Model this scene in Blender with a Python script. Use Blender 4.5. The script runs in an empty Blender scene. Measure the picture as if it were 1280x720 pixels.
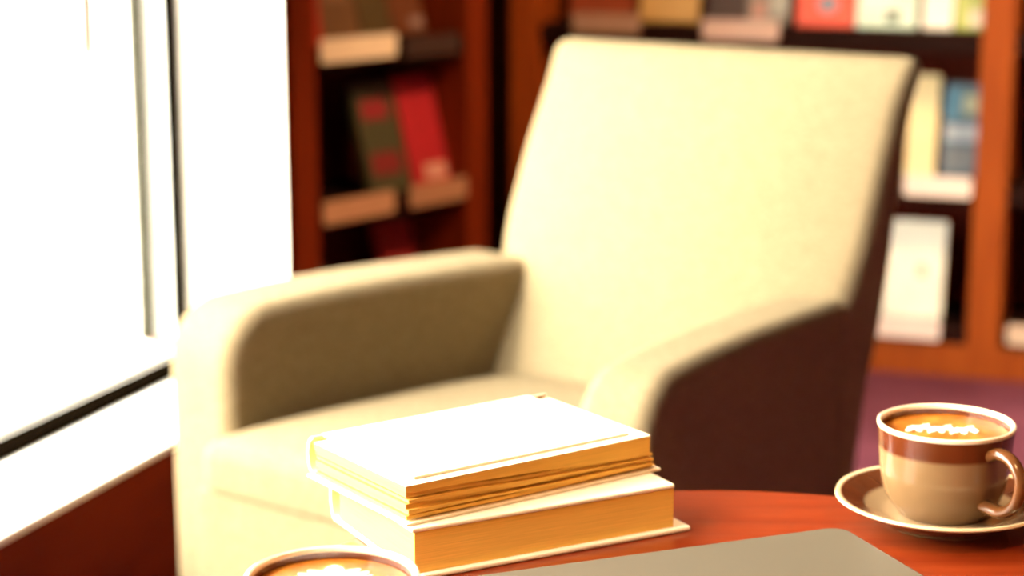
import bpy, bmesh, math, random
from mathutils import Vector, Matrix
random.seed(4)
C = bpy.context.scene.collection
R = math.radians

# ------------------------------------------------------------ materials
def new_mat(name):
    m = bpy.data.materials.new(name); m.use_nodes = True
    nt = m.node_tree
    return m, nt, nt.nodes['Principled BSDF']

def noise(nt, scale, stretch=(1, 1, 1), detail=3, obj=True):
    tc = nt.nodes.new('ShaderNodeTexCoord'); mp = nt.nodes.new('ShaderNodeMapping')
    mp.inputs['Scale'].default_value = stretch
    nt.links.new(tc.outputs['Object'], mp.inputs['Vector'])
    n = nt.nodes.new('ShaderNodeTexNoise'); n.inputs['Scale'].default_value = scale
    n.inputs['Detail'].default_value = detail
    nt.links.new(mp.outputs['Vector'], n.inputs['Vector'])
    return n

def ramp(nt, src, stops, interp='LINEAR'):
    r = nt.nodes.new('ShaderNodeValToRGB'); r.color_ramp.interpolation = interp
    e = r.color_ramp.elements
    while len(e) < len(stops): e.new(0.5)
    for k, (p, c) in enumerate(stops):
        e[k].position = p; e[k].color = (*c, 1)
    nt.links.new(src, r.inputs['Fac'])
    return r

def bump(nt, b, src, strength, dist=0.002):
    bp = nt.nodes.new('ShaderNodeBump'); bp.inputs['Strength'].default_value = strength
    bp.inputs['Distance'].default_value = dist
    nt.links.new(src, bp.inputs['Height']); nt.links.new(bp.outputs['Normal'], b.inputs['Normal'])

def plain(name, col, rough=0.6, metal=0.0, var=0.12, scale=20, coat=0.0, spec=0.5):
    m, nt, b = new_mat(name)
    n = noise(nt, scale)
    lo = tuple(c * (1 - var) for c in col); hi = tuple(min(1, c * (1 + var)) for c in col)
    r = ramp(nt, n.outputs['Fac'], [(0.3, lo), (0.7, hi)])
    nt.links.new(r.outputs['Color'], b.inputs['Base Color'])
    b.inputs['Roughness'].default_value = rough; b.inputs['Metallic'].default_value = metal
    b.inputs['Coat Weight'].default_value = coat
    b.inputs['Specular IOR Level'].default_value = spec
    return m

def wood(name, dark, light, stretch, scale=6, rough=0.4, coat=0.2, spec=0.5):
    m, nt, b = new_mat(name)
    n = noise(nt, scale, stretch, 6)
    r = ramp(nt, n.outputs['Fac'], [(0.3, dark), (0.7, light)])
    nt.links.new(r.outputs['Color'], b.inputs['Base Color'])
    b.inputs['Roughness'].default_value = rough; b.inputs['Coat Weight'].default_value = coat
    b.inputs['Specular IOR Level'].default_value = spec
    bump(nt, b, n.outputs['Fac'], 0.15)
    return m

def fabric(name, lo, hi):
    m, nt, b = new_mat(name)
    n1 = noise(nt, 420, (1, 1, 0.25), 2); n2 = noise(nt, 420, (0.25, 0.25, 1), 2)
    mx = nt.nodes.new('ShaderNodeMath'); mx.operation = 'ADD'
    nt.links.new(n1.outputs['Fac'], mx.inputs[0]); nt.links.new(n2.outputs['Fac'], mx.inputs[1])
    h = nt.nodes.new('ShaderNodeMath'); h.operation = 'MULTIPLY'; h.inputs[1].default_value = 0.5
    nt.links.new(mx.outputs[0], h.inputs[0])
    r = ramp(nt, h.outputs[0], [(0.4, lo), (0.6, hi)])
    nt.links.new(r.outputs['Color'], b.inputs['Base Color'])
    b.inputs['Roughness'].default_value = 0.95
    b.inputs['Specular IOR Level'].default_value = 0.15
    bump(nt, b, h.outputs[0], 0.5, 0.001)
    return m

def glazed(name, axis_stops, radial=False, scale=1.0, interp='LINEAR', rough=0.18):
    """ceramic coloured in bands by height (or by radius)"""
    m, nt, b = new_mat(name)
    tc = nt.nodes.new('ShaderNodeTexCoord')
    sp = nt.nodes.new('ShaderNodeSeparateXYZ'); nt.links.new(tc.outputs['Object'], sp.inputs[0])
    if radial:
        cb = nt.nodes.new('ShaderNodeCombineXYZ')
        nt.links.new(sp.outputs['X'], cb.inputs['X']); nt.links.new(sp.outputs['Y'], cb.inputs['Y'])
        ln = nt.nodes.new('ShaderNodeVectorMath'); ln.operation = 'LENGTH'
        nt.links.new(cb.outputs[0], ln.inputs[0]); src = ln.outputs['Value']
    else:
        src = sp.outputs['Z']
    mu = nt.nodes.new('ShaderNodeMath'); mu.operation = 'MULTIPLY'; mu.inputs[1].default_value = scale
    nt.links.new(src, mu.inputs[0])
    r = ramp(nt, mu.outputs[0], axis_stops, interp)
    nt.links.new(r.outputs['Color'], b.inputs['Base Color'])
    b.inputs['Roughness'].default_value = rough
    b.inputs['Coat Weight'].default_value = 0.3
    return m

def page_mat(name, col):
    m, nt, b = new_mat(name)
    n = noise(nt, 60, (0.3, 0.3, 30), 3)
    r = ramp(nt, n.outputs['Fac'], [(0.3, tuple(c * 0.78 for c in col)), (0.65, col)])
    nt.links.new(r.outputs['Color'], b.inputs['Base Color'])
    b.inputs['Roughness'].default_value = 0.9; b.inputs['Specular IOR Level'].default_value = 0.1
    bump(nt, b, n.outputs['Fac'], 0.4, 0.0006)
    return m

M = {}
M['wall'] = plain('wall_paint', (0.80, 0.74, 0.62), 0.8, var=0.03)
M['wall_in'] = plain('shop_wall_paint', (0.12, 0.045, 0.02), 0.85, var=0.08)
M['ceil'] = plain('ceiling_paint', (0.20, 0.11, 0.06), 0.9, var=0.03)
M['pier'] = plain('pier_paint', (0.90, 0.86, 0.76), 0.7, var=0.02)
M['sill'] = plain('sill_paint', (0.90, 0.87, 0.80), 0.45, var=0.02)
M['panel'] = wood('dark_panel_wood', (0.085, 0.008, 0.001), (0.13, 0.014, 0.001), (1, 1, 6), 3, 0.8, 0, 0.1)
M['frame_dark'] = plain('dark_window_metal', (0.002, 0.0012, 0.0006), 0.9, 0.0, spec=0.0)
M['frame_olive'] = plain('olive_window_metal', (0.012, 0.012, 0.0008), 0.9, spec=0.0)
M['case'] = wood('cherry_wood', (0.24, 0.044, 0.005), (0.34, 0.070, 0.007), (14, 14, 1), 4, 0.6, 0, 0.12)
M['case_left'] = wood('shaded_side_cherry_wood', (0.15, 0.018, 0.002), (0.22, 0.028, 0.003), (14, 14, 1), 4, 0.6, 0, 0.12)  # cherry wood darkened: the left case's shade is put into the colour
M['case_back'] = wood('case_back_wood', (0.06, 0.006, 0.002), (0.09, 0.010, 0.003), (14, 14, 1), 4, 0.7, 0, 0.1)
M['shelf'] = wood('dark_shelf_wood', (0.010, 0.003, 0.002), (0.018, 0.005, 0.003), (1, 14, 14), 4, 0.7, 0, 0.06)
M['table'] = wood('red_table_wood', (0.155, 0.015, 0.0015), (0.225, 0.028, 0.003), (1, 9, 1), 9, 0.32, 0.25)
M['iron'] = plain('black_iron', (0.02, 0.018, 0.016), 0.5, 0.6)
M['fabric'] = fabric('cream_upholstery', (0.168, 0.124, 0.066), (0.220, 0.168, 0.096))
M['leg'] = wood('dark_leg_wood', (0.03, 0.008, 0.004), (0.06, 0.014, 0.006), (1, 1, 1))
M['page'] = page_mat('old_paper', (0.90, 0.54, 0.115))
M['page2'] = page_mat('paler_paper', (0.84, 0.60, 0.28))
M['cover'] = plain('ivory_cover', (0.88, 0.78, 0.55), 0.55, var=0.03)
M['label'] = plain('label_card', (0.80, 0.62, 0.50), 0.5, var=0.02)
M['laptop'] = plain('grey_aluminium', (0.125, 0.102, 0.066), 0.5, 0.3, var=0.02)
M['laptop_edge'] = plain('dark_plastic', (0.03, 0.03, 0.03), 0.5)
M['foam'] = plain('milk_foam', (0.95, 0.90, 0.80), 0.5, var=0.03)
M['cup'] = glazed('cup_glaze', [(0.0, (0.21, 0.122, 0.056)), (0.44, (0.22, 0.128, 0.058)), (0.47, (0.085, 0.017, 0.004)),
                                (0.590, (0.10, 0.021, 0.005)), (0.602, (0.85, 0.72, 0.50))], scale=10)  # cream top stop: the rim highlight is put into the glaze colour
M['handle'] = plain('brown_glaze', (0.12, 0.042, 0.012), 0.2, var=0.25, scale=60, coat=0.4)
M['saucer'] = glazed('saucer_glaze', [(0.0, (0.30, 0.19, 0.095)), (0.50, (0.31, 0.20, 0.10)), (0.53, (0.085, 0.022, 0.007)),
                                      (0.665, (0.10, 0.026, 0.008)), (0.685, (0.78, 0.60, 0.34))], radial=True, scale=10)
def coffee_mat():
    m, nt, b = new_mat('crema')
    n = noise(nt, 55, (1, 1, 1), 4)
    r = ramp(nt, n.outputs['Fac'], [(0.30, (0.24, 0.055, 0.004)), (0.5, (0.38, 0.115, 0.009)), (0.72, (0.55, 0.22, 0.025))])
    nt.links.new(r.outputs['Color'], b.inputs['Base Color'])
    b.inputs['Roughness'].default_value = 0.35
    return m
M['coffee'] = coffee_mat()
def carpet_mat():
    m, nt, b = new_mat('mauve_carpet')
    n = noise(nt, 4, (1, 1, 1), 8)
    r = ramp(nt, n.outputs['Fac'], [(0.35, (0.14, 0.040, 0.062)), (0.65, (0.21, 0.062, 0.090))])
    nt.links.new(r.outputs['Color'], b.inputs['Base Color'])
    b.inputs['Roughness'].default_value = 1.0; b.inputs['Specular IOR Level'].default_value = 0.05
    n2 = noise(nt, 500); bump(nt, b, n2.outputs['Fac'], 0.6, 0.003)
    return m
M['carpet'] = carpet_mat()
M['ground'] = plain('pale_paving', (0.34, 0.31, 0.27), 0.9, var=0.06, scale=1.5)
M['pinkwall'] = plain('pink_render', (0.21, 0.165, 0.13), 0.9, var=0.1, scale=2)
M['yellow_post'] = plain('yellow_paint', (0.075, 0.045, 0.008), 0.6)
M['amber'] = plain('amber_cord', (0.03, 0.012, 0.001), 0.8, spec=0.05)
def glass_mat():
    m = bpy.data.materials.new('window_glass'); m.use_nodes = True; nt = m.node_tree
    nt.nodes.clear()
    o = nt.nodes.new('ShaderNodeOutputMaterial'); mx = nt.nodes.new('ShaderNodeMixShader')
    t = nt.nodes.new('ShaderNodeBsdfTransparent'); g = nt.nodes.new('ShaderNodeBsdfGlossy')
    t.inputs['Color'].default_value = (0.97, 0.98, 0.97, 1); g.inputs['Roughness'].default_value = 0.02
    mx.inputs[0].default_value = 0.05
    nt.links.new(t.outputs[0], mx.inputs[1]); nt.links.new(g.outputs[0], mx.inputs[2]); nt.links.new(mx.outputs[0], o.inputs[0])
    return m
M['glass'] = glass_mat()
def lampglow():
    m, nt, b = new_mat('fill_spot_lens')
    b.inputs['Base Color'].default_value = (0.9, 0.8, 0.6, 1)
    b.inputs['Emission Color'].default_value = (1.0, 0.62, 0.28, 1); b.inputs['Emission Strength'].default_value = 6  # glowing lens of the added fill spots
    return m
M['glow'] = lampglow()

# ------------------------------------------------------------ mesh helpers
def bm_box(bm, x0, x1, y0, y1, z0, z1):
    v = [bm.verts.new(p) for p in ((x0,y0,z0),(x1,y0,z0),(x1,y1,z0),(x0,y1,z0),(x0,y0,z1),(x1,y0,z1),(x1,y1,z1),(x0,y1,z1))]
    for f in ((0,3,2,1),(4,5,6,7),(0,1,5,4),(1,2,6,5),(2,3,7,6),(3,0,4,7)): bm.faces.new([v[i] for i in f])

def bm_prism(bm, pts, a0, a1, axis='z'):
    """extrude the 2D outline pts between a0 and a1 along axis"""
    def p3(p, a):
        return {'z': (p[0], p[1], a), 'x': (a, p[0], p[1]), 'y': (p[0], a, p[1])}[axis]
    A = [bm.verts.new(p3(p, a0)) for p in pts]; B = [bm.verts.new(p3(p, a1)) for p in pts]
    bm.faces.new(A); bm.faces.new(B[::-1])
    n = len(pts)
    for i in range(n): bm.faces.new((A[i], B[i], B[(i+1) % n], A[(i+1) % n]))

def bm_lathe(bm, prof, n=72):
    rings = []
    for r, z in prof:
        if r < 1e-6: rings.append([bm.verts.new((0, 0, z))])
        else: rings.append([bm.verts.new((r*math.cos(2*math.pi*k/n), r*math.sin(2*math.pi*k/n), z)) for k in range(n)])
    for a, b in zip(rings, rings[1:]):
        for k in range(n):
            q = (k+1) % n
            if len(a) == 1 and len(b) == 1: continue
            if len(a) == 1: bm.faces.new((a[0], b[k], b[q]))
            elif len(b) == 1: bm.faces.new((a[k], b[0], a[q]))
            else: bm.faces.new((a[k], b[k], b[q], a[q]))

def catmull(pts, n=8):
    P = [Vector(p) for p in pts]; P = [2*P[0]-P[1]] + P + [2*P[-1]-P[-2]]
    out = []
    for i in range(1, len(P)-2):
        for k in range(n):
            t = k/n; a, b, c, d = P[i-1], P[i], P[i+1], P[i+2]
            out.append(0.5*((2*b)+(-a+c)*t+(2*a-5*b+4*c-d)*t*t+(-a+3*b-3*c+d)*t**3))
    out.append(P[-2]); return out

def bm_tube(bm, pts, rad, n=14, flat=1.0):
    """tube along pts; side vector fixed to Y; rad may be a list"""
    rings = []
    for i, p in enumerate(pts):
        t = (pts[min(i+1, len(pts)-1)] - pts[max(i-1, 0)]).normalized()
        s = Vector((0, 1, 0))
        if abs(t.dot(s)) > 0.9: s = Vector((1, 0, 0))
        s = (s - t*s.dot(t)).normalized(); u = t.cross(s)
        r = rad[i] if isinstance(rad, (list, tuple)) else rad
        rings.append([bm.verts.new(p + s*(r*flat*math.cos(2*math.pi*k/n)) + u*(r*math.sin(2*math.pi*k/n))) for k in range(n)])
    for a, b in zip(rings, rings[1:]):
        for k in range(n): bm.faces.new((a[k], a[(k+1) % n], b[(k+1) % n], b[k]))
    bm.faces.new(rings[0][::-1]); bm.faces.new(rings[-1])

def obj(name, bm, mat, parent=None, bevel=0, seg=3, smooth=True, loc=(0,0,0), rot=(0,0,0), subsurf=0, label=None):
    bmesh.ops.recalc_face_normals(bm, faces=bm.faces)
    me = bpy.data.meshes.new(name); bm.to_mesh(me); bm.free()
    if mat: me.materials.append(mat)
    o = bpy.data.objects.new(name, me); C.objects.link(o)
    o.location = loc; o.rotation_euler = rot
    if parent: o.parent = parent
    if smooth:
        for p in me.polygons: p.use_smooth = True
    if bevel:
        b = o.modifiers.new('bevel', 'BEVEL'); b.width = bevel; b.segments = seg; b.limit_method = 'ANGLE'
        b.angle_limit = R(35); b.use_clamp_overlap = True
    if subsurf:
        s = o.modifiers.new('sub', 'SUBSURF'); s.levels = s.render_levels = subsurf
    if smooth and not subsurf:
        w = o.modifiers.new('wn', 'WEIGHTED_NORMAL'); w.keep_sharp = True; w.weight = 80
        if not bevel:
            me.set_sharp_from_angle(angle=R(40))
    if label: o['label'] = label
    return o

def box(name, dims, mat, parent=None, **k):
    bm = bmesh.new(); bm_box(bm, *dims); return obj(name, bm, mat, parent, **k)

def thing(name, label, cat, loc=(0,0,0), rotz=0, group=None, rot=None):
    o = bpy.data.objects.new(name, None); C.objects.link(o)
    o.empty_display_size = 0.05
    o.location = loc; o.rotation_euler = rot if rot else (0, 0, rotz)
    o['label'] = label; o['category'] = cat
    if group: o['group'] = group
    return o

def tag(o, label, cat, group=None):
    o['label'] = label; o['category'] = cat
    if group: o['group'] = group
    return o

def struct(o): o['kind'] = 'structure'; return o

# ------------------------------------------------------------ room
RO = (-0.5724, 3.064, 0); RZ = R(-19)          # room frame: x into the room, y along the window wall
def rbox(name, dims, mat, **k): return struct(box(name, dims, mat, loc=RO, rot=(0, 0, RZ), smooth=False, **k))

H = 2.85
W0, W1, WZ0, WZ1 = -3.43, 0.062, 0.35, 2.70       # window opening
OUT = [(-0.07, -5.15), (4.15, -5.15), (4.15, 2.15), (-1.13, 2.15), (-1.125, 2.02), (-0.045, 0.076), (-0.07, 0.07)]
bm = bmesh.new(); bm_prism(bm, OUT, -0.05, 0)
struct(obj('floor', bm, M['carpet'], loc=RO, rot=(0, 0, RZ), smooth=False))
bm = bmesh.new(); bm_prism(bm, OUT, H, H+0.1)
struct(obj('ceiling', bm, M['ceil'], loc=RO, rot=(0, 0, RZ), smooth=False))
bm = bmesh.new()
bm_box(bm, -0.07, 0, W0, W1, 0, WZ0-0.001); bm_box(bm, -0.07, 0, W0, W1, WZ1, H)
bm_box(bm, -0.07, 0, -5.15, W0, 0, H); bm_box(bm, -0.07, 0, W1, 0.075, 0, H)
struct(obj('wall_left', bm, M['wall_in'], loc=RO, rot=(0, 0, RZ), smooth=False))
bm = bmesh.new(); bm_prism(bm, [(0.0055, 0.075), (0.192, 0.075), (0.050, 0.30), (0.0055, 0.30)], 0, H)
struct(obj('wall_pier', bm, M['pier'], loc=RO, rot=(0, 0, RZ), smooth=False))
bm = bmesh.new(); bm_prism(bm, [(-0.045, 0.076), (0.005, 0.076), (0.005, 0.30), (-0.095, 0.30), (-1.05, 2.02), (-1.125, 2.02)], 0, H)
struct(obj('wall_alcove', bm, M['wall'], loc=RO, rot=(0, 0, RZ), smooth=False))
rbox('wall_back', (-1.13, 4.15, 2.02, 2.15, 0, H), M['wall_in'])
rbox('wall_right', (4.0, 4.15, -5.0, 2.02, 0, H), M['wall_in'])
rbox('wall_front', (0, 4.15, -5.15, -5.0, 0, H), M['wall_in'])
# panelled ledge under the window with its painted sill board
rbox('trim_1', (0.0005, 0.232, -5.0, 0.0745, 0, 0.3375), M['panel'])
ledge = thing('window_1', 'tall window', 'window', RO, RZ)
ledge['kind'] = 'structure'; del ledge['category']; del ledge['label']
box('window_sill', (-0.001, 0.245, -5.0, 0.0745, 0.338, 0.35), M['sill'], ledge, bevel=0.003)
box('dark_strip', (0.026, 0.078, -5.0, 0.0740, 0.3505, 0.360), M['frame_dark'], ledge, bevel=0.002, label='black strip along the sill')
box('bottom_rail', (-0.020, 0.002, W0, W1, 0.3505, 0.358), M['sill'], ledge, bevel=0.003, label='white bottom rail')
box('window_jamb', (-0.004, 0.005, 0.042, 0.0735, 0.3725, WZ1-0.03), M['frame_dark'], ledge, bevel=0.002)
box('reveal_lining', (-0.066, -0.0045, 0.050, 0.0615, 0.3725, WZ1-0.03), M['sill'], ledge, bevel=0.001, label='white lining of the window opening')
box('corner_trim', (-0.053, -0.041, 0.016, 0.0495, 0.3725, WZ1-0.03), M['frame_olive'], ledge, bevel=0.001, label='thin olive green edge strip')
box('window_jamb', (-0.022, 0.004, W0+0.0005, W0+0.04, 0.3725, WZ1-0.03), M['frame_dark'], ledge, bevel=0.003)
box('top_rail', (-0.020, 0.004, W0, W1, WZ1-0.03, WZ1-0.0005), M['frame_dark'], ledge, bevel=0.003)
box('glass_pane', (-0.012, -0.007, W0+0.04, 0.0495, 0.3725, WZ1-0.03), M['glass'], ledge)
box('outer_sill', (-0.30, -0.021, W0, W1, 0.30, 0.360), M['sill'], ledge, bevel=0.004)

# outdoors
g = struct(box('ground', (-40, 40, -40, 40, -0.12, -0.06), M['ground'], smooth=False))
tag(box('kerb_wall', (-2.2, 0, 0, 0.22, -0.06, 0.13), M['pinkwall'], loc=(-1.15, 4.5, 0), rot=(0, 0, R(12)), bevel=0.01),
    'low pinkish kerb wall outside, low at far left behind the glass', 'wall')
bm = bmesh.new(); bm_lathe(bm, [(0, -0.06), (0.027, -0.06), (0.025, 3.0), (0.05, 3.02), (0.05, 3.2), (0, 3.24)], 20)
tag(obj('outdoor_post', bm, M['yellow_post'], loc=(-2.33, 9.4, 0)), 'faint pale yellow post standing outside at far left of window', 'post')
bm = bmesh.new(); bm_tube(bm, [Vector((0, 0, 0.0)), Vector((0.002, 0, 0.3)), Vector((-0.004, 0, 3.0))], 0.012, 10); bm_lathe(bm, [(0, -0.02), (0.011, -0.012), (0.012, 0.0), (0.006, 0.012), (0, 0.014)], 12)
tag(obj('hanging_cord', bm, M['amber'], loc=(-0.747, 3.40, 0.83)), 'thin amber cord hanging down outside the window glass, ending near the top', 'cord')

# ------------------------------------------------------------ added fill spots, no such lamps seen
def spotlight(x, y, target, power, cone, label, col=(1.0, 0.52, 0.21), blend=0.5):
    """added fill light, built as a ceiling spotlight: canopy, stem, tilted can with glowing lens, aimed at target"""
    t = thing('added_fill_spot', label, 'light', (x, y, H), 0, 'added fill spots')
    bm = bmesh.new(); bm_lathe(bm, [(0, -0.02), (0.05, -0.02), (0.055, -0.0005), (0, -0.0005)], 32); obj('canopy', bm, M['iron'], t)
    bm = bmesh.new(); bm_lathe(bm, [(0, -0.13), (0.008, -0.13), (0.008, -0.019), (0, -0.019)], 16); obj('stem', bm, M['iron'], t)
    d = (Vector(target) - Vector((x, y, H-0.15))).normalized(); q = d.to_track_quat('-Z', 'Y').to_euler()
    bm = bmesh.new(); bm_lathe(bm, [(0, 0.06), (0.036, 0.055), (0.042, 0.03), (0.045, -0.07), (0.042, -0.07), (0.038, -0.045), (0, -0.045)], 32)
    c = obj('lamp_can', bm, M['iron'], t, loc=(0, 0, -0.15), rot=q)
    bm = bmesh.new(); bm_lathe(bm, [(0, -0.049), (0.036, -0.049), (0.036, -0.0455), (0, -0.0455)], 32); obj('lens', bm, M['glow'], c)
    l = bpy.data.lights.new('spot_beam', 'SPOT'); l.energy = power; l.color = col; l.spot_size = R(cone); l.spot_blend = blend; l.shadow_soft_size = 0.035
    lo = bpy.data.objects.new('spot_beam', l); C.objects.link(lo); lo.parent = t
    lo.location = Vector((0, 0, -0.15)) + d*0.09; lo.rotation_euler = q
spotlight(0.75, 0.10, (0.12, 1.08, 0.72), 105, 30, 'added unseen black fill spotlight aimed at the coffee table')
spotlight(1.35, 2.45, (0.80, 4.35, 0.55), 320, 58, 'added unseen black fill spotlight aimed at the right bookcase', col=(1.0, 0.62, 0.32), blend=0.4)
spotlight(0.75, 2.30, (-0.15, 4.25, 0.60), 42, 30, 'added unseen black fill spotlight aimed at the left bookcase')

# ------------------------------------------------------------ bookcases
def bookcase(name, label, loc, rz, width, posts, shelves, depth, height, post_w, mats, plinth=0.09, left_over=0):
    """origin: inner left edge of the front; posts: list of x positions (left edges)"""
    t = thing(name, label, 'bookcase', loc, rz)
    cm = mats
    for x in posts: box('upright', (x, x+post_w, 0, depth, 0, height), cm, t, bevel=0.003, smooth=False)
    x0, x1 = posts[0]+post_w, posts[-1]
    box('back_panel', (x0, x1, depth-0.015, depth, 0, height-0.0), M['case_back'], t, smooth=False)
    box('plinth', (x0, x1, 0.004, 0.022, 0, plinth-0.0), cm, t, smooth=False)
    for z in shelves:
        for a, b in zip(posts, posts[1:]):
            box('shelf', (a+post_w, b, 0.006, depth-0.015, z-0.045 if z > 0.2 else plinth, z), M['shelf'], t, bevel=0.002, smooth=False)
    box('top_board', (posts[0], posts[-1]+post_w, -0.01, depth, height, height+0.03), cm, t, smooth=False)
    return t
RC = (0.062, 4.613, 0); RCZ = R(-19)
LC = (-0.41, 4.0, 0); LCZ = R(52)
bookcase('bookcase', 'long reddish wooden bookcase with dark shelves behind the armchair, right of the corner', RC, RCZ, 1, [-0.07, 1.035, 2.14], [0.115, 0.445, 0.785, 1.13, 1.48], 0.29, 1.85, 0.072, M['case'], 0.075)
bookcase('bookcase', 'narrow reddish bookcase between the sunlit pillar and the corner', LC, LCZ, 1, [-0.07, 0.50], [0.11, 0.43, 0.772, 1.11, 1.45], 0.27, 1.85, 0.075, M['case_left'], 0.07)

def case_pt(case, x, y, z):
    loc, rz = (RC, RCZ) if case == 'R' else (LC, LCZ)
    v = Matrix.Rotation(rz, 3, 'Z') @ Vector((x, y, z)) + Vector(loc)
    return v, rz

_mc = {}
def colmat(c, rough=0.5):
    k = tuple(c)
    if k not in _mc: _mc[k] = plain('book_cover_colour', c, rough, var=0.06)
    return _mc[k]

def display_book(case, x0, x1, z, h, col, label, y=0.10, th=0.022, lean=16, patches=(), grp=None, turn=0):
    """face-out book leaning back; origin at its lower back edge"""
    w = x1-x0
    v, rz = case_pt(case, (x0+x1)/2, y, z+0.0005)
    b = thing('book', label, 'book', v, 0, grp)
    b.matrix_world = Matrix.Translation(v) @ Matrix.Rotation(rz+R(turn), 4, 'Z') @ Matrix.Rotation(-R(lean), 4, 'X')
    b.location = v
    b.rotation_euler = (Matrix.Rotation(rz+R(turn), 3, 'Z') @ Matrix.Rotation(-R(lean), 3, 'X')).to_euler()
    bm = bmesh.new()
    bm_box(bm, -w/2, w/2, -th, -th+0.003, 0, h); bm_box(bm, -w/2, w/2, -0.003, 0, 0, h); bm_box(bm, -w/2, -w/2+0.003, -th+0.003, -0.003, 0, h)
    obj('cover', bm, colmat(col), b, smooth=False)
    box('pages', (-w/2+0.003, w/2-0.004, -th+0.003, -0.003, 0.003, h-0.003), M['page2'], b, smooth=False)
    for (nm, a0, a1, c0, c1, pc) in patches:
        bm = bmesh.new()
        X0, X1, Z0, Z1 = -w/2+a0*w, -w/2+a1*w, c0*h, c1*h
        if nm == 'round_emblem':
            n = 24; cx, cz, rx, rzz = (X0+X1)/2, (Z0+Z1)/2, (X1-X0)/2, (Z1-Z0)/2
            bm_prism(bm, [(cx+rx*math.cos(2*math.pi*k/n), cz+rzz*math.sin(2*math.pi*k/n)) for k in range(n)], -th-0.001, -th+0.0001, 'y')
        else:
            bm_box(bm, X0, X1, -th-0.001, -th+0.0001, Z0, Z1)
        obj(nm, bm, colmat(pc), b, smooth=False)
    return b

def shelf_label(case, x0, x1, ztop, label, hh=0.046, col=None, below=0.026, y=-0.012):
    v, rz = case_pt(case, (x0+x1)/2, y, ztop-below)
    w = (x1-x0)/2
    t = thing('shelf_label', label, 'shelf label', v, rz, 'label holders on the shelf edges')
    bm = bmesh.new()
    r = 0.006; pts = []
    for cx, cz, a in ((w-r, r, -90), (w-r, hh-r, 0), (-w+r, hh-r, 90), (-w+r, r, 180)):
        for k in range(5): pts.append((cx+r*math.cos(R(a+k*22.5)), cz+r*math.sin(R(a+k*22.5))))
    bm_prism(bm, pts, 0.0, 0.004, 'y')
    obj('card', bm, colmat(col) if col else M['label'], t, smooth=False)
    bm = bmesh.new(); bm_box(bm, -w+0.012, w-0.012, 0.004, 0.0175, 0.004, 0.018); obj('clip', bm, M['iron'], t, smooth=False)
    return t

S3, S2, S1 = 0.785, 0.445, 0.115
T = 'books on the top visible shelf of the right bookcase'
display_book('R', 0.045, 0.205, S3, 0.23, (0.28, 0.05, 0.015), 'dark reddish-brown book at left end of top visible shelf, behind the leftmost label', 0.13, lean=14, grp=T)
display_book('R', 0.225, 0.365, S3, 0.24, (0.62, 0.40, 0.14), 'mustard tan book standing above the left top corner of the armchair', 0.11, lean=14, grp=T, patches=[('title_block', .2, .8, .62, .82, (.35, .2, .06))])
display_book('R', 0.385, 0.480, S3, 0.22, (0.055, 0.025, 0.018), 'dark brown book above the wide pink shelf label', 0.13, lean=14, grp=T)
display_book('R', 0.483, 0.580, S3, 0.235, (0.24, 0.22, 0.18), 'grey book with a small pink mark beside the bright red book', 0.13, lean=14, grp=T, patches=[('title_block', .1, .45, .05, .22, (.5, .25, .2)), ('title_block', .55, .95, .1, .7, (.42, .42, .38))])
display_book('R', 0.607, 0.738, S3, 0.21, (0.80, 0.085, 0.035), 'bright red book with a blue-grey round emblem on the top shelf', 0.09, lean=14, grp=T, patches=[('round_emblem', .36, .72, .14, .34, (.20, .22, .28))])
display_book('R', 0.745, 0.880, S3, 0.22, (0.66, 0.82, 0.68), 'pale mint green book with a dark figure low on its cover', 0.09, lean=14, grp=T, patches=[('dark_figure', .50, .72, .05, .17, (.05, .06, .03)), ('pale_block', .10, .60, .18, .9, (.85, .9, .8))])
display_book('R', 0.895, 0.961, S3, 0.22, (0.90, 0.86, 0.76), 'narrow white book between the mint green and yellow-green books', 0.09, lean=14, grp=T)
display_book('R', 0.969, 1.032, S3, 0.22, (0.45, 0.50, 0.12), 'yellow-green book against the right upright on the top shelf', 0.09, lean=14, grp=T, patches=[('pale_block', .45, .95, .03, .20, (.85, .7, .5)), ('pale_block', .3, .6, .45, .75, (.6, .55, .2))])
# books above, just reaching the frame's upper edge are out of view
T = 'books on the middle shelf of the right bookcase'
display_book('R', 0.868, 0.934, S2, 0.235, (0.86, 0.70, 0.36), 'narrow cream yellow book leaning on the middle shelf beside the blue book', 0.10, lean=15, grp=T)
display_book('R', 0.947, 1.031, S2, 0.215, (0.035, 0.085, 0.13), 'dark blue book with pale bands beside the right upright', 0.125, lean=10, grp=T,
             patches=[('pale_band', .05, .95, .38, .56, (.32, .36, .42)), ('pale_block', .5, .95, .68, .88, (.30, .33, .22)), ('grey_block', .1, .85, .06, .32, (.13, .14, .16)), ('blue_block', .02, .45, .62, .95, (.04, .17, .28))])
display_book('R', 0.60, 0.74, S2, 0.22, (0.30, 0.16, 0.06), 'brown book on the middle shelf hidden behind the armchair back', 0.10, lean=14, grp=T)
display_book('R', 0.832, 0.968, S1, 0.228, (0.88, 0.86, 0.72), 'large white book with a faint mark on the lowest shelf', 0.075, lean=14, grp=None, patches=[('faint_mark', .55, .72, .42, .55, (.62, .52, .34))])
display_book('R', 1.20, 1.34, S1, 0.22, (0.60, 0.22, 0.08), 'orange-brown book on the lowest shelf right of the upright', 0.09, lean=14)
shelf_label('R', 0.09, 0.254, S3+.008, 'dull pink shelf label, leftmost on the top visible shelf', col=(0.42, 0.27, 0.19))
shelf_label('R', 0.404, 0.583, S3, 'wide pink shelf label above the middle of the armchair back', col=(0.62, 0.42, 0.34))
shelf_label('R', 0.880, 1.030, S2, 'pinkish white shelf label below the dark blue book', col=(0.88, 0.72, 0.62))
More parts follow.
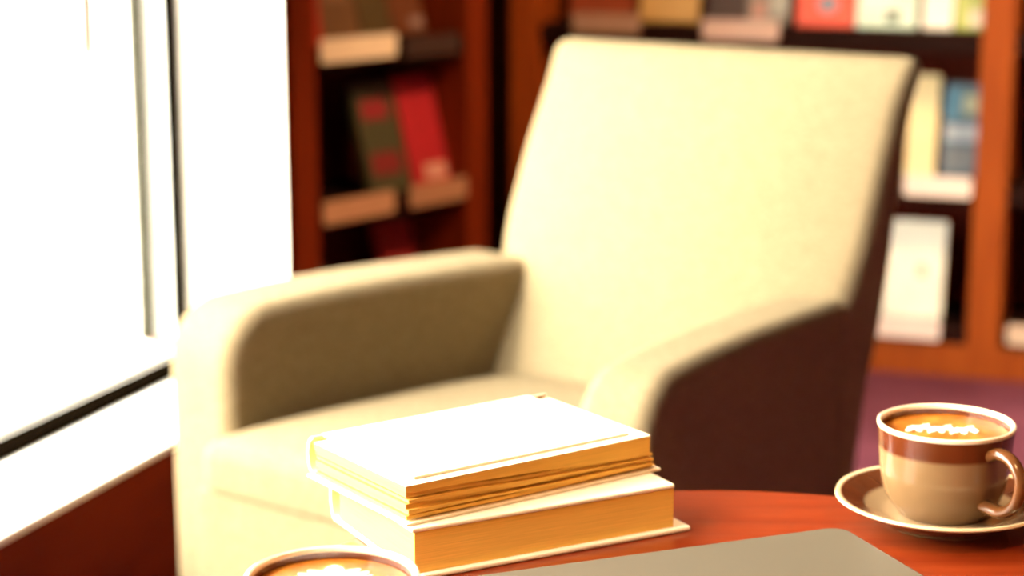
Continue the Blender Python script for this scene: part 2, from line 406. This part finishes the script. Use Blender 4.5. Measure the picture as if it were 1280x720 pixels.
shelf_label('R', 0.820, 0.975, S1-.003, 'pinkish white label in front of the large white book', col=(0.84, 0.68, 0.60))
shelf_label('R', 1.125, 1.27, S1, 'shelf label on the lowest shelf right of the upright', col=(0.66, 0.48, 0.34))

U3, U2, U1 = 0.772, 0.43, 0.11
T = 'books on the upper visible shelf of the left bookcase'
display_book('L', 0.014, 0.068, U3, 0.21, (0.42, 0.025, 0.012), 'small bright red book tucked against the left upright', 0.06, lean=8, grp=T)
display_book('L', 0.135, 0.265, U3, 0.24, (0.14, 0.065, 0.025), 'brown book above the long white shelf label', 0.13, lean=16, grp=T, patches=[('title_block', .2, .85, .35, .8, (.2, .1, .05))])
display_book('L', 0.272, 0.370, U3, 0.24, (0.085, 0.055, 0.018), 'olive brown book in the middle of the left bookcase upper shelf', 0.13, lean=16, grp=T)
display_book('L', 0.377, 0.485, U3, 0.23, (0.15, 0.045, 0.015), 'reddish brown book at the right of the left bookcase upper shelf', 0.13, lean=16, grp=T, patches=[('pale_mark', .55, .95, .06, .16, (.30, .2, .18))])
T = 'books on the middle shelf of the left bookcase'
display_book('L', 0.228, 0.358, U2, 0.25, (0.065, 0.065, 0.028), 'dark olive green book with two red blocks on its cover', 0.068, lean=15, grp=T,
             patches=[('red_block', .12, .78, .66, .84, (.28, .02, .025)), ('red_block', .12, .85, .16, .36, (.22, .02, .02))])
display_book('L', 0.368, 0.497, U2, 0.25, (0.46, 0.018, 0.028), 'crimson red book with a pale emblem near its lower corner', 0.068, lean=15, grp=T,
             patches=[('pale_emblem', .35, .92, .05, .19, (.72, .36, .28))])
display_book('L', 0.06, 0.12, U1, 0.235, (0.10, 0.05, 0.03), 'dark brown book on the lowest shelf beside the left upright', 0.09, lean=12)
display_book('L', 0.34, 0.46, U1, 0.235, (0.34, 0.02, 0.02), 'dark red book peeking above the armchair arm on the lowest shelf', 0.11, lean=14)
shelf_label('L', 0.008, 0.245, U3, 'long white shelf label near the sunlit pillar', col=(0.90, 0.78, 0.58), hh=0.05)
shelf_label('L', 0.275, 0.46, U3-.008, 'shelf label painted dark brown as shade, right of the long white one', col=(0.05, 0.025, 0.018))  # near-black card: the shadow on this label is painted in
shelf_label('L', 0.006, 0.232, U2, 'tan shelf label below the dark olive green book', col=(0.55, 0.30, 0.17), hh=0.05)
shelf_label('L', 0.285, 0.482, U2, 'tan shelf label below the crimson red book', col=(0.48, 0.25, 0.14), hh=0.05)

# ------------------------------------------------------------ armchair
CH = thing('armchair', 'cream upholstered armchair facing the coffee table, lit by the window', 'armchair', (-0.13, 2.04, 0), R(-36))
fm = M['fabric']
def arc(cx, cy, r, a0, a1, n=8): return [(cx+r*math.cos(R(a0+(a1-a0)*k/n)), cy+r*math.sin(R(a0+(a1-a0)*k/n))) for k in range(n+1)]
def arm(side):
    # outline in (depth, height)
    pts = [(0.02, 0.13)] + [(0.53, 0.13)] + [(0.575, 0.572)] + arc(0.550, 0.587, 0.022, 0, 90, 3) + \
          [(0.45, 0.614), (0.30, 0.620), (0.18, 0.622)] + arc(0.095, 0.545, 0.075, 90, 180, 8)
    # bulge the outline's front a bit
    th = 0.090 if side > 0 else 0.120
    bm = bmesh.new(); bm_prism(bm, pts, -th/2, th/2, 'x')
    x = -0.329 if side < 0 else 0.268
    o = obj('arm', bm, fm, CH, bevel=0.040, seg=7, loc=(x, 0.0, 0), rot=(0, 0, R(4.5) if side > 0 else R(-7.0)))
    return o
arm(-1); arm(1)
# front rail, flush between the arms
bm = bmesh.new(); bm_prism(bm, [(-0.272, -0.040), (0.228, -0.040), (0.186, 0.50), (-0.212, 0.50)], 0.13, 0.419); obj('seat_base', bm, fm, CH, bevel=0.006, seg=4)
def seat():
    # T cushion: crowned grid
    bm = bmesh.new()
    outline = [(-0.285, -0.035), (0.285, -0.035), (0.285, 0.012), (0.235, 0.020), (0.222, 0.52), (-0.222, 0.52), (-0.235, 0.020), (-0.285, 0.012)]
    outline = [(-0.232, -0.045), (0.232, -0.045), (0.225, 0.52), (-0.225, 0.52)]
    nx, ny = 16, 16
    def P(i, j, top):
        u, v = i/nx, j/ny
        y = -0.045+0.565*v; hw = 0.246-0.044*v; x = (2*u-1)*hw-0.018*(1-v)-0.008*v
        cr = (1-(2*u-1)**4)*(1-(2*v-1)**4)
        z = (0.480-0.028*v+0.030*cr) if top else 0.408
        return (x, y, z)
    tv = [[bm.verts.new(P(i, j, True)) for j in range(ny+1)] for i in range(nx+1)]
    bv = [[bm.verts.new(P(i, j, False)) for j in range(ny+1)] for i in range(nx+1)]
    for i in range(nx):
        for j in range(ny):
            bm.faces.new((tv[i][j], tv[i+1][j], tv[i+1][j+1], tv[i][j+1])); bm.faces.new((bv[i][j], bv[i][j+1], bv[i+1][j+1], bv[i+1][j]))
    for i in range(nx):
        bm.faces.new((tv[i][0], bv[i][0], bv[i+1][0], tv[i+1][0])); bm.faces.new((tv[i][ny], tv[i+1][ny], bv[i+1][ny], bv[i][ny]))
    for j in range(ny):
        bm.faces.new((tv[0][j], tv[0][j+1], bv[0][j+1], bv[0][j])); bm.faces.new((tv[nx][j], bv[nx][j], bv[nx][j+1], tv[nx][j+1]))
    return obj('seat_cushion', bm, fm, CH, bevel=0.022, seg=5)
seat()
def back():
    # lofted slab: rows by height (z, depth of front, depth of rear, half width)
    rows = [(0.16, 0.44, 0.545, 0.215), (0.44, 0.44, 0.60, 0.218), (0.50, 0.478, 0.615, 0.238), (0.56, 0.520, 0.640, 0.262), (0.66, 0.565, 0.665, 0.276),
            (0.76, 0.612, 0.695, 0.277), (0.84, 0.656, 0.728, 0.275), (0.880, 0.680, 0.745, 0.279), (0.897, 0.692, 0.748, 0.278)]
    bm = bmesh.new(); nx = 14; F = []; B = []
    for (z, f, r, hw) in rows:
        bul = 0.050 if z < 0.87 else 0.034
        F.append([bm.verts.new(((2*i/nx-1)*hw, f+0.020-bul*(1-abs(2*i/nx-1)**2.2), z)) for i in range(nx+1)])
        hb = max(hw, 0.284) if z < 0.7 else hw
        B.append([bm.verts.new(((2*i/nx-1)*hb, r, z)) for i in range(nx+1)])
    for a, b, c, d in zip(F, F[1:], B, B[1:]):
        for i in range(nx):
            bm.faces.new((a[i], a[i+1], b[i+1], b[i])); bm.faces.new((c[i+1], c[i], d[i], d[i+1]))
        bm.faces.new((a[0], b[0], d[0], c[0])); bm.faces.new((a[nx], c[nx], d[nx], b[nx]))
    for i in range(nx):
        bm.faces.new((F[0][i], B[0][i], B[0][i+1], F[0][i+1])); bm.faces.new((F[-1][i], F[-1][i+1], B[-1][i+1], B[-1][i]))
    return obj('backrest', bm, fm, CH, bevel=0.024, seg=5)
back()
for sx, sy in ((-1, 0.08), (1, 0.08), (-1, 0.47), (1, 0.47)):
    bm = bmesh.new(); bm_lathe(bm, [(0, 0), (0.014, 0), (0.022, 0.13), (0, 0.13)], 16)
    obj('leg', bm, M['leg'], CH, loc=(sx*0.24, sy, 0.0005))

# ------------------------------------------------------------ table
TC = (0.135, 0.97)
t = thing('coffee_table', 'round red-brown wooden coffee table carrying the books and coffee cups', 'table', (*TC, 0))
bm = bmesh.new(); bm_lathe(bm, [(0, 0.668), (0.310, 0.668), (0.324, 0.672), (0.330, 0.680), (0.330, 0.692), (0.327, 0.698), (0.321, 0.700), (0, 0.700)], 160)
obj('tabletop', bm, M['table'], t)
bm = bmesh.new(); bm_lathe(bm, [(0, 0.028), (0.05, 0.03), (0.034, 0.06), (0.030, 0.62), (0.06, 0.65), (0.12, 0.6679), (0, 0.6679)], 40); obj('pedestal', bm, M['iron'], t)
bm = bmesh.new(); bm_lathe(bm, [(0, 0.0005), (0.22, 0.0005), (0.22, 0.012), (0.06, 0.0279), (0, 0.0279)], 60); obj('base', bm, M['iron'], t)

# ------------------------------------------------------------ cups and saucers
def saucer(x, y, label, r=0.071):
    bm = bmesh.new()
    bm_lathe(bm, [(0, 0.002), (0.030, 0.002), (0.034, 0.0), (0.038, 0.0), (0.041, 0.003), (0.052, 0.0075), (r-0.003, 0.0155), (r, 0.0175),
                  (r-0.0005, 0.0190), (r-0.004, 0.0185), (0.053, 0.0118), (0.042, 0.0072), (0.036, 0.0060), (0.031, 0.0072), (0.028, 0.0062), (0, 0.006)], 96)
    return tag(obj('saucer', bm, M['saucer'], loc=(x, y, 0.7003)), label, 'saucer', 'coffee saucers')
def latte(kind):
    """rosetta outlines in the cup plane, centred; returns list of polygons"""
    polys = []
    def leaf(cx, cy, ln, wd, ang):
        n = 14; p = []
        for k in range(n):
            a = 2*math.pi*k/n; X = ln*math.cos(a); Y = wd*math.sin(a)*(1-0.35*math.cos(a))
            p.append((cx+X*math.cos(ang)-Y*math.sin(ang), cy+X*math.sin(ang)+Y*math.cos(ang)))
        return p
    if kind == 'leaf':
        polys.append(leaf(0, 0.018, 0.0065, 0.0052, R(90)))
        for k, (yy, ln) in enumerate(((0.013, 0.0085), (0.006, 0.0115), (-0.001, 0.0125), (-0.008, 0.0125), (-0.015, 0.0105), (-0.022, 0.008))):
            for s in (-1, 1):
                polys.append(leaf(s*ln*0.80, yy+0.001*k, ln, 0.0028, R(90-s*58)))
        polys.append(leaf(0, -0.004, 0.026, 0.0018, R(90)))
    else:
        for k in range(6):
            u = k/5; cx = -0.021+0.036*u; s = 1 if k % 2 else -1
            polys.append(leaf(cx, 0.003*s, 0.0080, 0.0024, R(62)))
            polys.append(leaf(cx+0.003, 0.002*s, 0.0070, 0.0020, R(118)))
        polys.append(leaf(-0.002, -0.0005, 0.022, 0.0016, 0))
    return polys
def cup(x, y, hang, label, kind, fang, foff=(0, 0)):
    t = thing('coffee_cup', label, 'cup', (x, y, 0.7075), 0, 'cups of latte')
    bm = bmesh.new()
    bm_lathe(bm, [(0, 0.0015), (0.0265, 0.0015), (0.0275, 0.0), (0.0292, 0.0), (0.0305, 0.0022), (0.0345, 0.0065), (0.0382, 0.0125), (0.0408, 0.021), (0.0424, 0.031), (0.0435, 0.045), (0.0447, 0.0590),
                  (0.0452, 0.0604), (0.0450, 0.0618), (0.0438, 0.0624), (0.0424, 0.0617), (0.0416, 0.0598), (0.0405, 0.045), (0.038, 0.022), (0.030, 0.008), (0, 0.006)], 96)
    obj('cup_body', bm, M['cup'], t)
    bm = bmesh.new()
    pts = catmull([(0.0405, 0, 0.0490), (0.050, 0, 0.0525), (0.062, 0, 0.0500), (0.0700, 0, 0.0390), (0.0665, 0, 0.0240), (0.0550, 0, 0.0150), (0.0385, 0, 0.0150)], 7)
    rr = [0.0046 - 0.0010*math.sin(math.pi*i/(len(pts)-1)) for i in range(len(pts))]
    bm_tube(bm, pts, rr, 16, 1.35)
    h = obj('handle', bm, M['handle'], t, rot=(0, 0, hang), label='brown glazed handle')
    bm = bmesh.new(); bm_lathe(bm, [(0, 0.0555), (0.030, 0.0555), (0.0406, 0.0560), (0.0400, 0.0500), (0, 0.0500)], 72)
    cf = obj('coffee', bm, M['coffee'], t)
    bm = bmesh.new()
    kz = 0.0
    for q in latte(kind):
        c, s = math.cos(fang), math.sin(fang)
        # clip inside the surface
        pp = [(foff[0]+a*c-b*s, foff[1]+a*s+b*c) for a, b in q]
        kz += 0.00003; bm_prism(bm, pp, 0.0552, 0.0561+kz, 'z')
    obj('foam_art', bm, M['foam'], cf, smooth=False, label='white milk foam leaf pattern')
    return t
saucer(0.2873, 1.2237, 'brown rimmed saucer under the right coffee cup, half over the table edge')
cup(0.2873, 1.2237, R(-60), 'beige and brown latte cup on the right, on its saucer beside the laptop', 'zig', R(-12), (0.0, 0.004))
saucer(-0.0928, 0.9377, 'saucer under the left coffee cup at the bottom of the picture')
cup(-0.0928, 0.9377, R(96), 'latte cup at bottom left with leaf foam, in front of the book stack', 'leaf', R(4), (0, 0.006))

# ------------------------------------------------------------ book stack
def wavy_slab(bm, x0, x1, y0, y1, zb, zt, n=26, ny=3, jag=0.0):
    """slab between height functions zb(u), zt(u) with u in 0..1 along x"""
    def ring(u, y, f): return bm.verts.new((x0+(x1-x0)*u, y, f(u)))
    A = [[ring(i/n, y, zb) for y in (y0, y1)] for i in range(n+1)]; B = [[ring(i/n, y, zt) for y in (y0, y1)] for i in range(n+1)]
    for i in range(n):
        bm.faces.new((A[i][0], A[i+1][0], B[i+1][0], B[i][0])); bm.faces.new((A[i+1][1], A[i][1], B[i][1], B[i+1][1]))
        bm.faces.new((B[i][0], B[i+1][0], B[i+1][1], B[i][1])); bm.faces.new((A[i][1], A[i+1][1], A[i+1][0], A[i][0]))
    bm.faces.new((A[0][0], B[0][0], B[0][1], A[0][1])); bm.faces.new((A[n][0], A[n][1], B[n][1], B[n][0]))

def spine_shell(bm, x0, x1, yc, z0, z1, th, bulge, n=14):
    """rounded spine running along x at y=yc, bulging towards +y"""
    o, i_ = [], []
    for k in range(n+1):
        a = -math.pi/2+math.pi*k/n; zc = (z0+z1)/2; hz = (z1-z0)/2
        o.append((yc+bulge*math.cos(a), zc+hz*math.sin(a))); i_.append((yc+(bulge-th)*math.cos(a), zc+(hz-th)*math.sin(a)))
    bm_prism(bm, o+i_[::-1], x0, x1, 'x')

# lower hardcover
b1 = thing('book', 'thick hardcover book at the bottom of the stack, its lower cover sticking out', 'book', (-0.0587, 1.111, 0.7003), R(28), 'books stacked on the coffee table')
L1, D1, H1 = 0.200, 0.128, 0.033
bm = bmesh.new(); bm_box(bm, 0, L1, 0, D1, 0, 0.0032); obj('lower_cover', bm, M['cover'], b1, bevel=0.0010, seg=2)
bm = bmesh.new(); bm_box(bm, -0.001, L1-0.011, 0.003, D1, H1-0.003, H1); obj('upper_cover', bm, M['cover'], b1, bevel=0.0010, seg=2)
bm = bmesh.new(); bm_box(bm, 0.001, L1-0.011, 0.004, D1-0.007, 0.0032, H1-0.003); obj('pages', bm, M['page'], b1, bevel=0.0006, seg=2)
bm = bmesh.new(); spine_shell(bm, 0, L1-0.009, D1-0.001, 0.0001, H1, 0.0026, 0.0085); obj('spine', bm, M['cover'], b1)

# upper book, warped pages fanned open at the long edge
b2 = thing('book', 'upper book of the stack with wavy pages fanned open under a white cover', 'book', (-0.0655, 1.118, 0.7003+H1+0.0003), R(35), 'books stacked on the coffee table')
L2, D2, H2 = 0.196, 0.122, 0.0272
wob = lambda u, p, a: a*math.sin(3.1*u*math.pi+p)
zt = lambda u: 0.0247+0.0002*u
z1 = lambda u: 0.0205-0.0075*u**0.8+0.0008*math.sin(5*u)           # under side of the top bundle: slants down to the right
g1 = lambda u: 0.0022*math.sin(math.pi*min(1, u*1.05))**0.7 if u < 0.95 else 0.0003
bm = bmesh.new()
wavy_slab(bm, 0.001, L2-0.004, 0.000, D2-0.008, z1, zt)
obj('pages', bm, M['page'], b2)
levels = 5
prev_bot = lambda u: z1(u)-g1(u)*0.8
for k in range(levels):
    f0 = k/levels; f1 = (k+1)/levels
    def top(u, f0=f0, k=k):
        T0 = z1(u)-0.0002-0.0016*math.exp(-((u-0.42-0.05*k)/0.22)**2); B0 = 0.0023+0.0015*u*0
        return T0+(B0-T0)*f0 - (0.0 if k == 0 else 0.0004+0.00035*math.sin(u*7+k*1.7))
    def bot(u, f1=f1, k=k):
        T0 = z1(u)-0.0002-0.0016*math.exp(-((u-0.42-0.05*k)/0.22)**2); B0 = 0.0023
        return T0+(B0-T0)*f1 + (0.00045+0.00045*math.sin(u*6+k*2.1))
    def bt(u, k=k, b=bot, t_=top): return min(b(u), t_(u)-0.0006)
    bm = bmesh.new(); jx = (0.0035, 0.0015, 0.0050, 0.0025, 0.0060)[k]; jy = (0.0006, -0.0012, 0.0010, -0.0008, 0.0004)[k]
    wavy_slab(bm, 0.002+0.0008*(k % 2), L2-0.004+jx, 0.001+jy, D2-0.008, bt, top)
    obj('pages', bm, M['page'], b2)
bm = bmesh.new(); wavy_slab(bm, 0.001, L2-0.004, -0.0004, D2-0.008, lambda u: zt(u)+0.00002, lambda u: zt(u)+0.0005); obj('lit_page_sheet', bm, M['cover'], b2, label='white sheet added as the overlit top of the pages')  # added sheet; its white puts the glare on the page tops into colour
bm = bmesh.new(); wavy_slab(bm, 0.012, L2-0.016, 0.008, D2+0.001, lambda u: 0.0256, lambda u: 0.0272); obj('upper_cover', bm, M['cover'], b2)
bm = bmesh.new(); wavy_slab(bm, 0.0, L2+0.004, -0.002, D2, lambda u: 0.0001, lambda u: 0.0015); obj('lower_cover', bm, M['cover'], b2)
bm = bmesh.new(); spine_shell(bm, 0.004, L2-0.002, D2-0.001, 0.0001, 0.0268, 0.0022, 0.0085); obj('spine', bm, M['cover'], b2)

# ------------------------------------------------------------ laptop
def rrect(x0, x1, y0, y1, r, n=8):
    p = []
    for cx, cy, a in ((x1-r, y1-r, 0), (x0+r, y1-r, 90), (x0+r, y0+r, 180), (x1-r, y0+r, 270)):
        for k in range(n+1): p.append((cx+r*math.cos(R(a+90*k/n)), cy+r*math.sin(R(a+90*k/n))))
    return p
lp = thing('laptop', 'closed grey metal laptop lying on the table in front of the books', 'laptop', (0.210, 1.166, 0.7003), R(21))
bm = bmesh.new(); bm_prism(bm, rrect(-0.285, 0, -0.200, 0, 0.012), 0.0015, 0.0105, 'z'); obj('laptop_base', bm, M['laptop'], lp, bevel=0.0012, seg=2)
bm = bmesh.new(); bm_prism(bm, rrect(-0.285, 0, -0.200, 0, 0.012), 0.0113, 0.0168, 'z'); obj('lid', bm, M['laptop'], lp, bevel=0.0012, seg=3)
bm = bmesh.new(); bm_prism(bm, rrect(-0.281, -0.004, -0.196, -0.004, 0.011), 0.0105, 0.0113, 'z'); obj('gasket', bm, M['laptop_edge'], lp)
for fx, fy in ((-0.26, -0.02), (-0.025, -0.02), (-0.26, -0.18), (-0.025, -0.18)):
    bm = bmesh.new(); bm_lathe(bm, [(0, 0), (0.006, 0), (0.006, 0.0015), (0, 0.0015)], 16); obj('rubber_foot', bm, M['laptop_edge'], lp, loc=(fx, fy, 0))

# ------------------------------------------------------------ light
w = bpy.data.worlds.new('sky'); bpy.context.scene.world = w; w.use_nodes = True
nt = w.node_tree; bg = nt.nodes['Background']
tc = nt.nodes.new('ShaderNodeTexCoord'); sp = nt.nodes.new('ShaderNodeSeparateXYZ'); nt.links.new(tc.outputs['Generated'], sp.inputs[0])
r = ramp(nt, sp.outputs['Z'], [(0.0, (1.0, 0.88, 0.68)), (0.6, (0.96, 0.90, 0.80))]); nt.links.new(r.outputs['Color'], bg.inputs['Color'])
bg.inputs['Strength'].default_value = 29.5
sun = bpy.data.lights.new('sun', 'SUN'); sun.energy = 5.0; sun.color = (1.0, 0.94, 0.84); sun.angle = R(7)
so = bpy.data.objects.new('sun', sun); C.objects.link(so)
el = R(30); s = Vector((-0.834, -0.552, 0)).normalized()*math.cos(el)+Vector((0, 0, math.sin(el)))
so.rotation_euler = s.to_track_quat('Z', 'Y').to_euler(); so.location = (-4, -1, 4)

# ------------------------------------------------------------ camera
cam = bpy.data.cameras.new('camera'); co = bpy.data.objects.new('camera', cam); C.objects.link(co)
co.location = (0, 0, 1.12); co.rotation_euler = (R(78), 0, 0)
cam.sensor_width = 36; cam.lens = 67.5; cam.clip_start = 0.02
cam.dof.use_dof = True; cam.dof.focus_distance = 1.13; cam.dof.aperture_fstop = 5.0
sc = bpy.context.scene; sc.camera = co
sc.view_settings.view_transform = 'Standard'; sc.view_settings.look = 'None'; sc.view_settings.exposure = 0.0; sc.view_settings.gamma = 1
sc.cycles.max_bounces = 8; sc.cycles.transparent_max_bounces = 8
